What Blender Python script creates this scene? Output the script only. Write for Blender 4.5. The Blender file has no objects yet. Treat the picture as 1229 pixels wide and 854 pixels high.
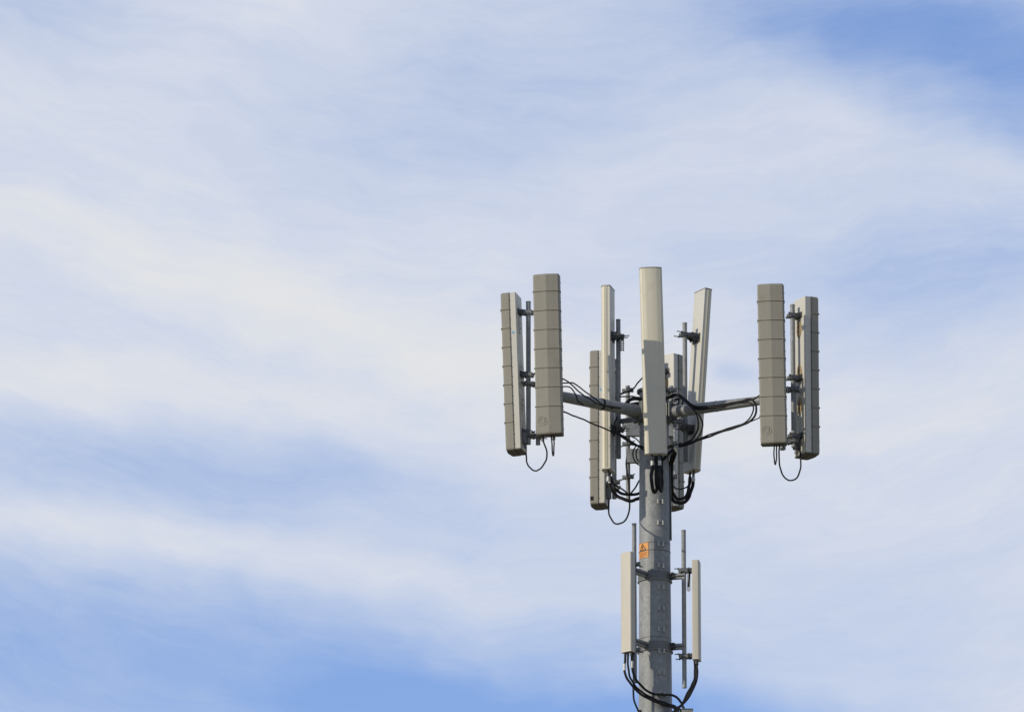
import bpy, math, random
from mathutils import Vector, Matrix, Euler

random.seed(7)
C = bpy.context.scene.collection
S = bpy.context.scene
R = math.radians

# ------------------------------------------------------------------ camera, sky, sun, exposure
HUB = Vector((0.0, 0.0, 27.58))            # centre of the arm joint, top of the mast
CAM = Vector((-1.705, -96.6, 1.7))
FPX = 10000.0                               # focal length in pixels of a 1229 px wide frame
PITCH = R(15.0 + 0.40)
cam_d = bpy.data.cameras.new('camera'); cam = bpy.data.objects.new('camera', cam_d); C.objects.link(cam)
cam.location = CAM; cam.rotation_euler = (R(90) + PITCH, 0, 0)
cam_d.sensor_width = 36.0; cam_d.lens = FPX * 36.0 / 1229.0
cam_d.clip_start = 0.5; cam_d.clip_end = 30000.0
S.camera = cam

SUN_AZ = R(240); SUN_EL = R(19.5)           # azimuth clockwise from +Y
S.view_settings.view_transform = 'Standard'; S.view_settings.look = 'None'
S.view_settings.gamma = 1.0; S.view_settings.use_curve_mapping = False
S.view_settings.exposure = 0.0

world = bpy.data.worlds.new('World'); S.world = world; world.use_nodes = True
wn = world.node_tree.nodes; wl = world.node_tree.links


def N(tree, kind, **kw):
    n = tree.nodes.new(kind)
    for k, v in kw.items():
        setattr(n, k, v)
    return n


def mathn(tree, op, a, b=None, c=None, clamp=False):
    n = tree.nodes.new('ShaderNodeMath'); n.operation = op; n.use_clamp = clamp
    for i, v in enumerate((a, b, c)):
        if v is None: continue
        if isinstance(v, (int, float)): n.inputs[i].default_value = v
        else: tree.links.new(v, n.inputs[i])
    return n.outputs[0]


def build_sky():
    t = world.node_tree
    sky = N(t, 'ShaderNodeTexSky', sky_type='NISHITA', sun_disc=False)
    sky.sun_elevation = SUN_EL; sky.sun_rotation = SUN_AZ
    sky.dust_density = 0.3; sky.ozone_density = 1.5; sky.altitude = 200
    bg = wn['Background']; bg.inputs[1].default_value = SKY_STRENGTH
    co = N(t, 'ShaderNodeTexCoord')
    sp = N(t, 'ShaderNodeSeparateXYZ'); wl.new(co.outputs['Generated'], sp.inputs[0])
    az = mathn(t, 'ARCTAN2', sp.outputs[0], sp.outputs[1])
    el = mathn(t, 'ARCSINE', sp.outputs[2])
    U = mathn(t, 'MULTIPLY', az, 100.0)                       # hundredths of a radian
    V = mathn(t, 'MULTIPLY', mathn(t, 'SUBTRACT', el, R(15.4)), 100.0)
    uv = N(t, 'ShaderNodeCombineXYZ'); wl.new(U, uv.inputs[0]); wl.new(V, uv.inputs[1])

    def noise(vec, scale, detail, rough, loc=(0, 0, 0), rot=0.0, sc=(1, 1, 1)):
        m = N(t, 'ShaderNodeMapping'); wl.new(vec, m.inputs[0])
        m.inputs['Location'].default_value = loc; m.inputs['Rotation'].default_value = (0, 0, rot)
        m.inputs['Scale'].default_value = sc
        n = N(t, 'ShaderNodeTexNoise'); wl.new(m.outputs[0], n.inputs['Vector'])
        n.inputs['Scale'].default_value = scale; n.inputs['Detail'].default_value = detail
        n.inputs['Roughness'].default_value = rough
        return n

    # gently bowed streaks: sinking on the left, rising on the right
    bow = mathn(t, 'MULTIPLY', mathn(t, 'MINIMUM', mathn(t, 'MULTIPLY', mathn(t, 'ADD', U, -1.2), mathn(t, 'ADD', U, -1.2)), 200.0), -0.022)
    cuv = N(t, 'ShaderNodeCombineXYZ'); wl.new(U, cuv.inputs[0]); wl.new(mathn(t, 'ADD', V, bow), cuv.inputs[1])
    # warp
    wz = noise(uv.outputs[0], 0.45, 3, 0.55, (3.1, 1.7, 0))
    wsub = N(t, 'ShaderNodeVectorMath', operation='SUBTRACT'); wl.new(wz.outputs['Color'], wsub.inputs[0])
    wsub.inputs[1].default_value = (0.5, 0.5, 0.5)
    wmul = N(t, 'ShaderNodeVectorMath', operation='MULTIPLY'); wl.new(wsub.outputs[0], wmul.inputs[0])
    wmul.inputs[1].default_value = (3.0, 1.0, 0.0)
    wuv = N(t, 'ShaderNodeVectorMath', operation='ADD'); wl.new(uv.outputs[0], wuv.inputs[0]); wl.new(wmul.outputs[0], wuv.inputs[1])

    def bank(u, v, hu, hv, rot, amp):
        m = N(t, 'ShaderNodeMapping', vector_type='TEXTURE'); wl.new(wuv.outputs[0], m.inputs[0])
        m.inputs['Location'].default_value = (u, v, 0)
        m.inputs['Rotation'].default_value = (0, 0, R(rot))
        m.inputs['Scale'].default_value = (hu, hv, 1)
        ln = N(t, 'ShaderNodeVectorMath', operation='LENGTH'); wl.new(m.outputs[0], ln.inputs[0])
        mr = N(t, 'ShaderNodeMapRange', interpolation_type='SMOOTHERSTEP'); wl.new(ln.outputs['Value'], mr.inputs[0])
        mr.inputs['From Min'].default_value = 0.0; mr.inputs['From Max'].default_value = 1.9
        mr.inputs['To Min'].default_value = amp; mr.inputs['To Max'].default_value = 0.0
        return mr.outputs[0]

    # cloud banks (+) and openings (-): direction, half size, slant, amount
    banks = [(-4.0, -3.75, 7.4, 1.05, -5, -0.53),
             (-0.2, -4.35, 2.4, 0.50, -5, -0.30),
             (-5.6, -1.20, 3.4, 0.50, -6, -0.25),
             (-1.6, -1.75, 3.4, 0.60, -8, -0.17),
             (6.0, 3.75, 3.3, 0.72, -5, -0.58),
             (6.4, 2.75, 1.5, 0.30, -5, -0.22),
             (-1.0, 3.0, 2.6, 1.0, 4, -0.13),
             (1.3, 3.7, 3.0, 1.3, 5, -0.14),
             (-5.9, 4.2, 1.6, 0.55, -5, -0.20),
             (-3.4, 0.80, 4.6, 0.45, -15, 0.20),
             (-4.8, -0.35, 3.0, 0.35, -6, 0.12),
             (-3.2, -2.35, 4.8, 0.26, -8, 0.11),
             (2.4, -4.45, 1.5, 0.35, 4, -0.42),
             (4.6, -2.9, 3.4, 0.80, 0, -0.10),
             (5.6, 0.75, 2.2, 0.65, 10, -0.26),
             (1.6, -0.6, 2.4, 0.9, 3, 0.12),
             (4.6, 1.6, 3.2, 0.9, 9, -0.13),
             (2.72, -0.1, 0.40, 0.11, -6, -0.20)]
    tot = 0.70
    for b in banks:
        tot = mathn(t, 'ADD', tot, bank(*b))
    wcu = N(t, 'ShaderNodeVectorMath', operation='ADD'); wl.new(cuv.outputs[0], wcu.inputs[0]); wl.new(wmul.outputs[0], wcu.inputs[1])
    n1 = noise(wcu.outputs[0], 0.55, 5, 0.5, (0.4, 7.3, 0), 0, (0.42, 1.35, 1))
    n2 = noise(wcu.outputs[0], 1.5, 9, 0.68, (5.0, 2.0, 0), R(4), (0.34, 1.15, 1))
    # full cloud in view; the unseen sky elsewhere is thinned to weaken fill light
    dn = N(t, 'ShaderNodeVectorMath', operation='DOT_PRODUCT'); wl.new(co.outputs['Generated'], dn.inputs[0])
    dn.inputs[1].default_value = (0, math.cos(R(15)), math.sin(R(15)))
    n3 = noise(co.outputs['Generated'], 3.0, 4, 0.55, (1.0, 2.0, 0))
    far = N(t, 'ShaderNodeMapRange', interpolation_type='SMOOTHSTEP')
    wl.new(mathn(t, 'MULTIPLY_ADD', mathn(t, 'SUBTRACT', n3.outputs[0], 0.5), 0.25, dn.outputs['Value']), far.inputs[0])
    far.inputs['From Min'].default_value = 0.93; far.inputs['From Max'].default_value = 0.70
    far.inputs['To Min'].default_value = 0.0; far.inputs['To Max'].default_value = -0.30
    tot = mathn(t, 'ADD', tot, far.outputs[0])
    tot = mathn(t, 'MULTIPLY_ADD', mathn(t, 'SUBTRACT', n1.outputs[0], 0.5), 0.31, tot)
    tot = mathn(t, 'MULTIPLY_ADD', mathn(t, 'SUBTRACT', n2.outputs[0], 0.5), 0.19, tot)
    n4 = noise(wcu.outputs[0], 3.4, 9, 0.72, (2.0, 9.0, 0), R(-7), (0.24, 1.15, 1))
    tot = mathn(t, 'MULTIPLY_ADD', mathn(t, 'SUBTRACT', n4.outputs[0], 0.5), 0.27, tot)
    cl = mathn(t, 'MULTIPLY_ADD', tot, 1.0, 0.0, clamp=True)
    # clear blue: the sky texture, deepened
    mul = N(t, 'ShaderNodeMix', data_type='RGBA', blend_type='MULTIPLY'); mul.inputs[0].default_value = 1.0
    wl.new(sky.outputs[0], mul.inputs[6]); mul.inputs[7].default_value = (1.08, 1.19, 1.66, 1)
    ramp = N(t, 'ShaderNodeValToRGB'); wl.new(cl, ramp.inputs[0])
    k = 0.1 / SKY_STRENGTH * 10.0
    ramp.color_ramp.elements[0].position = 0.0; ramp.color_ramp.elements[0].color = (0.58, 0.68, 0.83, 1)
    ramp.color_ramp.elements[1].position = 1.0; ramp.color_ramp.elements[1].color = (0.80, 0.80, 0.785, 1)
    e = ramp.color_ramp.elements.new(0.7); e.color = (0.665, 0.71, 0.82, 1)
    cm = N(t, 'ShaderNodeMix', data_type='RGBA', blend_type='MULTIPLY'); cm.inputs[0].default_value = 1.0
    wl.new(ramp.outputs[0], cm.inputs[6]); 
    dim = N(t, 'ShaderNodeMapRange'); wl.new(far.outputs[0], dim.inputs[0])  # unseen clouds outside the view also darkened to hold the fill down
    dim.inputs['From Min'].default_value = -0.30; dim.inputs['From Max'].default_value = 0.0
    dim.inputs['To Min'].default_value = k * 0.72; dim.inputs['To Max'].default_value = k
    wl.new(dim.outputs[0], cm.inputs[7])
    fac = N(t, 'ShaderNodeMapRange', interpolation_type='SMOOTHSTEP'); wl.new(cl, fac.inputs[0])
    fac.inputs['From Min'].default_value = -0.15; fac.inputs['From Max'].default_value = 0.85
    mx = N(t, 'ShaderNodeMix', data_type='RGBA'); wl.new(fac.outputs[0], mx.inputs[0])
    wl.new(mul.outputs[2], mx.inputs[6]); wl.new(cm.outputs[2], mx.inputs[7])
    wl.new(mx.outputs[2], bg.inputs[0])


SKY_STRENGTH = 0.1
build_sky()

sun_d = bpy.data.lights.new('sun', 'SUN'); sun = bpy.data.objects.new('sun', sun_d); C.objects.link(sun)
sun_d.energy = 2.8; sun_d.angle = R(0.53); sun_d.color = (1.0, 0.91, 0.76)
sd = Vector((math.sin(SUN_AZ) * math.cos(SUN_EL), math.cos(SUN_AZ) * math.cos(SUN_EL), math.sin(SUN_EL)))
sun.rotation_euler = sd.to_track_quat('Z', 'Y').to_euler(); sun.location = HUB + sd * 60


# ------------------------------------------------------------------ helpers
_f = Vector((0, math.cos(PITCH), math.sin(PITCH))); _u = Vector((0, -math.sin(PITCH), math.cos(PITCH)))


def P(px, py, dep):
    """world point on the plane y = dep that a survey sighting px, py of the mast reads"""
    d = _f * FPX + Vector((px - 614.5, 0, 0)) + _u * (427.0 - py)
    return CAM + d * ((dep - CAM.y) / d.y)


class MB:
    def __init__(self): self.v = []; self.f = []

    def add(self, vs, fs):
        n = len(self.v); self.v += [Vector(p) for p in vs]; self.f += [[i + n for i in f] for f in fs]
        return self

    def box(self, c, sx, sy, sz, rot=None):
        c = Vector(c); M = rot if rot else Matrix.Identity(3)
        vs = [c + M @ Vector((a * sx / 2, b * sy / 2, d * sz / 2)) for a in (-1, 1) for b in (-1, 1) for d in (-1, 1)]
        return self.add(vs, [(0, 1, 3, 2), (4, 6, 7, 5), (0, 4, 5, 1), (2, 3, 7, 6), (0, 2, 6, 4), (1, 5, 7, 3)])

    def bar(self, a, b, w, h, up=(0, 0, 1)):
        a = Vector(a); b = Vector(b); d = (b - a).normalized(); up = Vector(up)
        x = d.cross(up)
        if x.length < 1e-4: x = d.cross(Vector((1, 0, 0)))
        x.normalize(); y = x.cross(d)
        vs = []
        for p in (a, b):
            for s, q in ((-1, -1), (1, -1), (1, 1), (-1, 1)): vs.append(p + x * s * w / 2 + y * q * h / 2)
        return self.add(vs, [(3, 2, 1, 0), (4, 5, 6, 7), (0, 1, 5, 4), (1, 2, 6, 5), (2, 3, 7, 6), (3, 0, 4, 7)])

    def cyl(self, a, b, r, r2=None, n=20):
        a = Vector(a); b = Vector(b); r2 = r if r2 is None else r2
        d = (b - a).normalized(); x = d.orthogonal().normalized(); y = d.cross(x)
        vs = []
        for p, q in ((a, r), (b, r2)):
            for i in range(n):
                t = 2 * math.pi * i / n; vs.append(p + (x * math.cos(t) + y * math.sin(t)) * q)
        fs = [(i, (i + 1) % n, n + (i + 1) % n, n + i) for i in range(n)]
        fs += [tuple(range(n))[::-1], tuple(range(n, 2 * n))]
        return self.add(vs, fs)

    def lathe(self, prof, n=48, c=(0, 0, 0)):
        c = Vector(c); vs = []; fs = []
        for r, z in prof:
            for i in range(n):
                t = 2 * math.pi * i / n; vs.append(c + Vector((r * math.cos(t), r * math.sin(t), z)))
        for k in range(len(prof) - 1):
            for i in range(n):
                fs.append((k * n + i, k * n + (i + 1) % n, (k + 1) * n + (i + 1) % n, (k + 1) * n + i))
        fs += [tuple(range(n))[::-1], tuple(range((len(prof) - 1) * n, len(prof) * n))]
        return self.add(vs, fs)

    def loft(self, rings):
        """rings: lists of equally many points, capped at both ends"""
        n = len(rings[0]); vs = [p for r in rings for p in r]; fs = []
        for k in range(len(rings) - 1):
            for i in range(n):
                fs.append((k * n + i, k * n + (i + 1) % n, (k + 1) * n + (i + 1) % n, (k + 1) * n + i))
        fs += [tuple(range(n))[::-1], tuple(range((len(rings) - 1) * n, len(rings) * n))]
        return self.add(vs, fs)

    def tube(self, pts, r, n=10, sub=8, wob=0.0):
        pts = [Vector(p) for p in pts]
        path = []
        ext = [pts[0] * 2 - pts[1]] + pts + [pts[-1] * 2 - pts[-2]]
        for i in range(1, len(ext) - 2):
            p0, p1, p2, p3 = ext[i - 1:i + 3]
            for s in range(sub):
                t = s / sub
                path.append(0.5 * ((2 * p1) + (p2 - p0) * t + (2 * p0 - 5 * p1 + 4 * p2 - p3) * t * t + (3 * p1 - p0 - 3 * p2 + p3) * t ** 3))
        path.append(pts[-1])
        ph = [random.uniform(0, 6.28) for _ in range(6)]; acc = 0.0; amp = r * wob
        for i in range(1, len(path)):
            acc += (path[i] - path[i - 1]).length
            if i == len(path) - 1: break
            path[i] = path[i] + Vector([amp * (math.sin(acc * 17 + ph[k]) + .6 * math.sin(acc * 41 + ph[k + 3])) for k in range(3)])
        tang = [(path[min(i + 1, len(path) - 1)] - path[max(i - 1, 0)]).normalized() for i in range(len(path))]
        x = tang[0].orthogonal().normalized(); rings = []
        for p, d in zip(path, tang):
            x = (x - d * x.dot(d)).normalized(); y = d.cross(x)
            rings.append([p + (x * math.cos(2 * math.pi * k / n) + y * math.sin(2 * math.pi * k / n)) * r for k in range(n)])
        return self.loft(rings)

    def build(self, name, m, parent=None, o=(0, 0, 0), angle=35):
        o = Vector(o); me = bpy.data.meshes.new(name)
        me.from_pydata([tuple(p - o) for p in self.v], [], self.f); me.update()
        me.polygons.foreach_set('use_smooth', [True] * len(me.polygons))
        me.set_sharp_from_angle(angle=R(angle))
        me.materials.append(m)
        ob = bpy.data.objects.new(name, me); C.objects.link(ob)
        if parent is not None: ob.parent = parent
        else: ob.location = o
        return ob


def tag(o, label, cat, group=None):
    o['label'] = label; o['category'] = cat
    if group: o['group'] = group
    return o


def thing(name, label, cat, loc, group=None, rot=(0, 0, 0)):
    o = bpy.data.objects.new(name, None); C.objects.link(o)
    o.empty_display_size = 0.2; o.location = loc; o.rotation_euler = rot
    return tag(o, label, cat, group)


# ------------------------------------------------------------------ materials
def material(name, base, rough=0.5, metal=0.0, var=0.12, nscale=6.0, streak=0.0, dirt=None, bump=0.0, spangle=0.0, spec=0.5):
    m = bpy.data.materials.new(name); m.use_nodes = True; t = m.node_tree; b = t.nodes['Principled BSDF']
    b.inputs['Roughness'].default_value = rough; b.inputs['Metallic'].default_value = metal
    b.inputs['Specular IOR Level'].default_value = spec
    co = N(t, 'ShaderNodeTexCoord'); oi = N(t, 'ShaderNodeObjectInfo')
    off = N(t, 'ShaderNodeVectorMath', operation='MULTIPLY_ADD')
    t.links.new(oi.outputs['Random'], off.inputs[0]); off.inputs[1].default_value = (37, 23, 11)
    t.links.new(co.outputs['Object'], off.inputs[2]); vec = off.outputs[0]
    n = N(t, 'ShaderNodeTexNoise'); n.inputs['Scale'].default_value = nscale; n.inputs['Detail'].default_value = 6
    n.inputs['Roughness'].default_value = 0.6; t.links.new(vec, n.inputs['Vector'])
    val = mathn(t, 'MULTIPLY_ADD', mathn(t, 'SUBTRACT', n.outputs[0], 0.5), 2 * var, 1.0)
    if spangle:
        v = N(t, 'ShaderNodeTexVoronoi'); v.inputs['Scale'].default_value = 30; t.links.new(vec, v.inputs['Vector'])
        bw = N(t, 'ShaderNodeRGBToBW'); t.links.new(v.outputs['Color'], bw.inputs[0])
        val = mathn(t, 'MULTIPLY', val, mathn(t, 'MULTIPLY_ADD', mathn(t, 'SUBTRACT', bw.outputs[0], 0.5), 2 * spangle, 1.0))
    if streak:
        mp = N(t, 'ShaderNodeMapping'); t.links.new(vec, mp.inputs[0]); mp.inputs['Scale'].default_value = (22, 22, 1.1)
        n2 = N(t, 'ShaderNodeTexNoise'); n2.inputs['Scale'].default_value = 1.0; n2.inputs['Detail'].default_value = 5
        t.links.new(mp.outputs[0], n2.inputs['Vector'])
        val = mathn(t, 'MULTIPLY', val, mathn(t, 'MULTIPLY_ADD', mathn(t, 'SUBTRACT', n2.outputs[0], 0.5), 2 * streak, 1.0))
    rgb = N(t, 'ShaderNodeVectorMath', operation='SCALE'); rgb.inputs[0].default_value = base; t.links.new(val, rgb.inputs['Scale'])
    out = rgb.outputs[0]
    if dirt:
        n3 = N(t, 'ShaderNodeTexNoise'); n3.inputs['Scale'].default_value = 3.2; n3.inputs['Detail'].default_value = 8
        n3.inputs['Roughness'].default_value = 0.7; t.links.new(vec, n3.inputs['Vector'])
        mr = N(t, 'ShaderNodeMapRange', interpolation_type='SMOOTHSTEP'); t.links.new(n3.outputs[0], mr.inputs[0])
        mr.inputs['From Min'].default_value = 0.52; mr.inputs['From Max'].default_value = 0.78; mr.inputs['To Max'].default_value = dirt[3]
        mx = N(t, 'ShaderNodeMix', data_type='RGBA'); t.links.new(mr.outputs[0], mx.inputs[0])
        t.links.new(out, mx.inputs[6]); mx.inputs[7].default_value = (*dirt[:3], 1); out = mx.outputs[2]
    t.links.new(out, b.inputs['Base Color'])
    rr = mathn(t, 'MULTIPLY_ADD', mathn(t, 'SUBTRACT', n.outputs[0], 0.5), 0.25, rough, clamp=True)
    t.links.new(rr, b.inputs['Roughness'])
    if bump:
        bp = N(t, 'ShaderNodeBump'); bp.inputs['Strength'].default_value = bump; bp.inputs['Distance'].default_value = 0.01
        nb = N(t, 'ShaderNodeTexNoise'); nb.inputs['Scale'].default_value = 60; t.links.new(vec, nb.inputs['Vector'])
        t.links.new(nb.outputs[0], bp.inputs['Height']); t.links.new(bp.outputs[0], b.inputs['Normal'])
    return m


M_GALV = material('galvanised_steel', (0.25, 0.26, 0.258), 0.6, 0.1, 0.45, 4.0, 0.22, (0.18, 0.17, 0.15, 0.6), 0.15, 0.17)
M_GALVD = material('weathered_steel', (0.145, 0.15, 0.15), 0.55, 0.2, 0.25, 8.0, 0.1, (0.16, 0.10, 0.06, 0.45), 0.2, 0.1)
M_TAUPE = material('taupe_radome', (0.275, 0.258, 0.208), 0.6, 0, 0.08, 7.0, 0.11, (0.185, 0.17, 0.13, 0.5), 0.12)
M_TAUPEB = material('dark_radome_base', (0.11, 0.10, 0.085), 0.7, 0, 0.15, 8.0)
M_CREAM = material('cream_radome', (0.62, 0.58, 0.45), 0.42, 0, 0.07, 3.0, 0.10, (0.42, 0.38, 0.28, 0.38), 0.05)
M_ALU = material('anodised_aluminium', (0.56, 0.57, 0.57), 0.38, 0.45, 0.06, 4.0, 0.08, (0.36, 0.35, 0.32, 0.35), 0.03)
M_PALE = material('pale_painted_metal', (0.57, 0.55, 0.48), 0.5, 0.0, 0.05, 4.0, 0.08, (0.4, 0.38, 0.33, 0.35), 0.03)
M_BEIGE = material('beige_radome', (0.52, 0.485, 0.40), 0.55, 0, 0.07, 4.0, 0.08, (0.36, 0.33, 0.26, 0.35), 0.05)
M_BLACK = material('black_cable_jacket', (0.012, 0.012, 0.013), 0.6, 0, 0.25, 12.0, spec=0.25)
M_PEG = material('worn_zinc', (0.40, 0.40, 0.375), 0.6, 0, 0.2, 20.0)
M_DARK = material('dark_bracket_steel', (0.075, 0.078, 0.078), 0.5, 0.4, 0.3, 14.0, 0, (0.12, 0.10, 0.07, 0.3))
M_TAN = material('tan_seal_plate', (0.36, 0.265, 0.13), 0.65, 0, 0.3, 30.0, 0, (0.18, 0.12, 0.06, 0.7))
M_STICK = material('blue_sticker', (0.18, 0.36, 0.55), 0.5, 0, 0.1, 20.0)
M_WHITE = material('white_connector_tape', (0.62, 0.61, 0.58), 0.5, 0, 0.12, 25.0)
M_ORANGE = material('orange_sign_film', (0.70, 0.31, 0.07), 0.6, 0, 0.14, 18.0, 0.12, (0.70, 0.47, 0.20, 0.75))
M_INK = material('black_sign_ink', (0.03, 0.022, 0.015), 0.6, 0, 0.1, 20.0)
M_INKB = material('brown_sign_print', (0.30, 0.09, 0.015), 0.6, 0, 0.1, 20.0)
M_GROUND = material('dry_grass_ground', (0.22, 0.19, 0.12), 0.95, 0, 0.35, 0.05, 0, (0.2, 0.16, 0.09, 0.7))

# ------------------------------------------------------------------ ground
g = MB(); G = 9000
g.add([(-G, -G, 0), (G, -G, 0), (G, G, 0), (-G, G, 0)], [(0, 1, 2, 3)])
gr = g.build('ground', M_GROUND); gr['kind'] = 'structure'

# ------------------------------------------------------------------ mast
mast = thing('antenna_mast', 'tall tapered grey steel mast with three arms at its top carrying all the antennas', 'mast', (0, 0, 0))
HZ = HUB.z


def rad(z): return 0.1735 + 0.0067 * (HZ + 0.28 - z)


top = HZ + 0.26
zs = [0, 6, 12, 18, 22, 24] + [24 + i * 0.35 for i in range(1, 11)] + [top]
MB().lathe([(rad(z), z) for z in zs], 64).build('shaft', M_GALV, mast)
MB().lathe([(0.17, top), (0.205, top + 0.006), (0.205, top + 0.035), (0.15, top + 0.05), (0.02, top + 0.065)], 48).build('top_flange', M_DARK, mast)
MB().lathe([(rad(HZ) + .003, HZ - .13), (rad(HZ) + .018, HZ - .12), (rad(HZ) + .018, HZ + .12), (rad(HZ) + .003, HZ + .13)], 48).build('collar', M_GALVD, mast)
for zc, nm in ((HZ - 1.62, 'weld_seam'), (HZ - 2.78, 'weld_seam')):
    MB().lathe([(rad(zc) - .001, zc - .006), (rad(zc) + .0025, zc), (rad(zc) - .001, zc + .006)], 64).build(nm, M_GALVD, mast)

ARM_AZ = [R(216.5), R(333.0), R(91.0)]
ARM_END = 1.50
posts = []
Z_UP = P(785, 513, 1.45).z; Z_LO = P(785, 546, 1.45).z
for k, a in enumerate(ARM_AZ):
    d = Vector((math.cos(a), math.sin(a), 0)); s = Vector((-d.y, d.x, 0)); z = Vector((0, 0, 1))
    b = MB(); b.cyl(HUB + d * 0.20, HUB + d * (ARM_END + (.04 if k < 2 else -.02)), 0.074, (.052 if k == 1 else .062), 28)
    arm = b.build('arm', M_GALV, mast)
    b = MB(); b.box(HUB + d * 0.215, .02, .22, .25, Matrix((d, s, z)).transposed())
    b.box(HUB + d * 0.245, .012, .20, .23, Matrix((d, s, z)).transposed()); b.build('end_flange', M_GALVD, arm)
    for q in (-1, 1):
        n0 = HUB + d * 0.25; b = MB()
        b.add([n0 + s * .006 + z * q * .072, n0 - s * .006 + z * q * .072, n0 + s * .006 + z * q * .12, n0 - s * .006 + z * q * .12,
               n0 + d * .16 + s * .006 + z * q * .070, n0 + d * .16 - s * .006 + z * q * .070],
              [(0, 2, 4), (1, 5, 3), (0, 1, 3, 2), (2, 3, 5, 4), (0, 4, 5, 1)])
        b.build('gusset', M_GALVD, arm)
    E_ = ARM_END + (.06 if k < 2 else 0); SP = .15 if k < 2 else .265
    for zz, hh in ((Z_UP, .19), (Z_LO, .17)):
        c = Vector((0, 0, zz)) + d * E_
        b = MB(); b.bar(c - s * (SP + .02), c + s * (SP + .02), .07, hh); b.build('crossbar', M_GALV, mast)
    for q in (-1, 1):
        c = HUB + d * (E_ + .065) + s * SP * q
        b = MB(); b.cyl(c + z * (.78 if k == 2 else .42), c - z * (.66 if k == 2 else .60), .027, n=20); b.build('mount_post', M_GALV, mast)
        posts.append((c, k))

# step bolts in two columns up the mast
z0 = P(792, 626.5, -.18).z; dz = P(792, 601, -.18).z - z0
for i in range(-12, 2):
    z = z0 + i * dz
    for a in (R(-83 + 5), R(-66 + 6)):
        r = rad(z); d = Vector((math.cos(a), math.sin(a), 0)); p = Vector((0, 0, z)) + d * r
        b = MB(); b.cyl(p + d * .010 - Vector((0, 0, .024)), p + d * .010 + Vector((0, 0, .024)), .0115, n=10)
        b.cyl(p + d * .010 - Vector((0, 0, .030)), p + d * .010 - Vector((0, 0, .016)), .016, n=6)
        b.build('step_bolt', M_PEG, mast)

# cable guide strip on the right flank
b = MB(); a = R(-4); d = Vector((math.cos(a), math.sin(a), 0)); zt = P(803, 556, 0).z; zb = P(803, 648, 0).z
b.bar(Vector((0, 0, zt)) + d * (rad(zt) + .004), Vector((0, 0, zb)) + d * (rad(zb) + .004), .05, .03, up=d)
b.build('cable_guide', M_DARK, mast)


# ------------------------------------------------------------------ clamps, brackets, pipes
def clamp_mb(p, d, r, w=.05):
    """two-piece saddle round a vertical pipe at p, the bolts along d"""
    d = Vector(d).normalized(); s = Vector((-d.y, d.x, 0)); z = Vector((0, 0, 1)); M = Matrix((d, s, z)).transposed()
    b = MB()
    for q in (-1, 1):
        b.box(p + d * q * (r + .012), .024, .10, w, M)
        b.box(p + d * q * (r + .026), .020, .07, w * .6, M)
        b.box(p + s * q * .043, 2 * r + .03, .013, w * .5, M)
    return b


def rods_mb(p, d, length, r=.03, back=.06, sz=.022, rr=.0065):
    d = Vector(d).normalized(); s = Vector((-d.y, d.x, 0)); out = []
    for q in (-1, 1):
        b = MB(); out.append(b); o = p + Vector((0, 0, sz * q)) + s * q * .036
        b.cyl(o - d * back, o + d * length, rr, n=8)
        b.cyl(o + d * (r + .030), o + d * (r + .043), .013, n=6)
        b.cyl(o - d * (r + .043), o - d * (r + .030), .013, n=6)
    return out


def pipe(name, label, p_top, p_bot, r, group, mat=None):
    t = thing(name, label, 'pipe', p_bot, group)
    b = MB(); b.cyl(p_bot, p_top, r, n=24); b.cyl(p_top, p_top + Vector((0, 0, .012)), r * 1.06, n=24)
    b.build('tube', mat or M_GALV, t, p_bot)
    return t


def add_clamp(t, org, p, d, r, length, back=.08, rods=True):
    c = clamp_mb(p, d, r).build('clamp', M_GALVD, t, org)
    if rods:
        for q in rods_mb(p, d, length, r, back): q.build('threaded_rod', M_GALVD, c, org)


# ------------------------------------------------------------------ ribbed antennas
def inst_rot(az, tilt, roll): return Euler((R(tilt), R(roll), R(az - 270)), 'XYZ')


RIB_H = 1.945


def radome_prof(w, g=0.0):
    h = w / 2 + g
    return [(h, .015), (h, -.070 - g), (h - .016, -.086 - g), (0, -.104 - g), (-h + .016, -.086 - g), (-h, -.070 - g), (-h, .015)]


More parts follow.
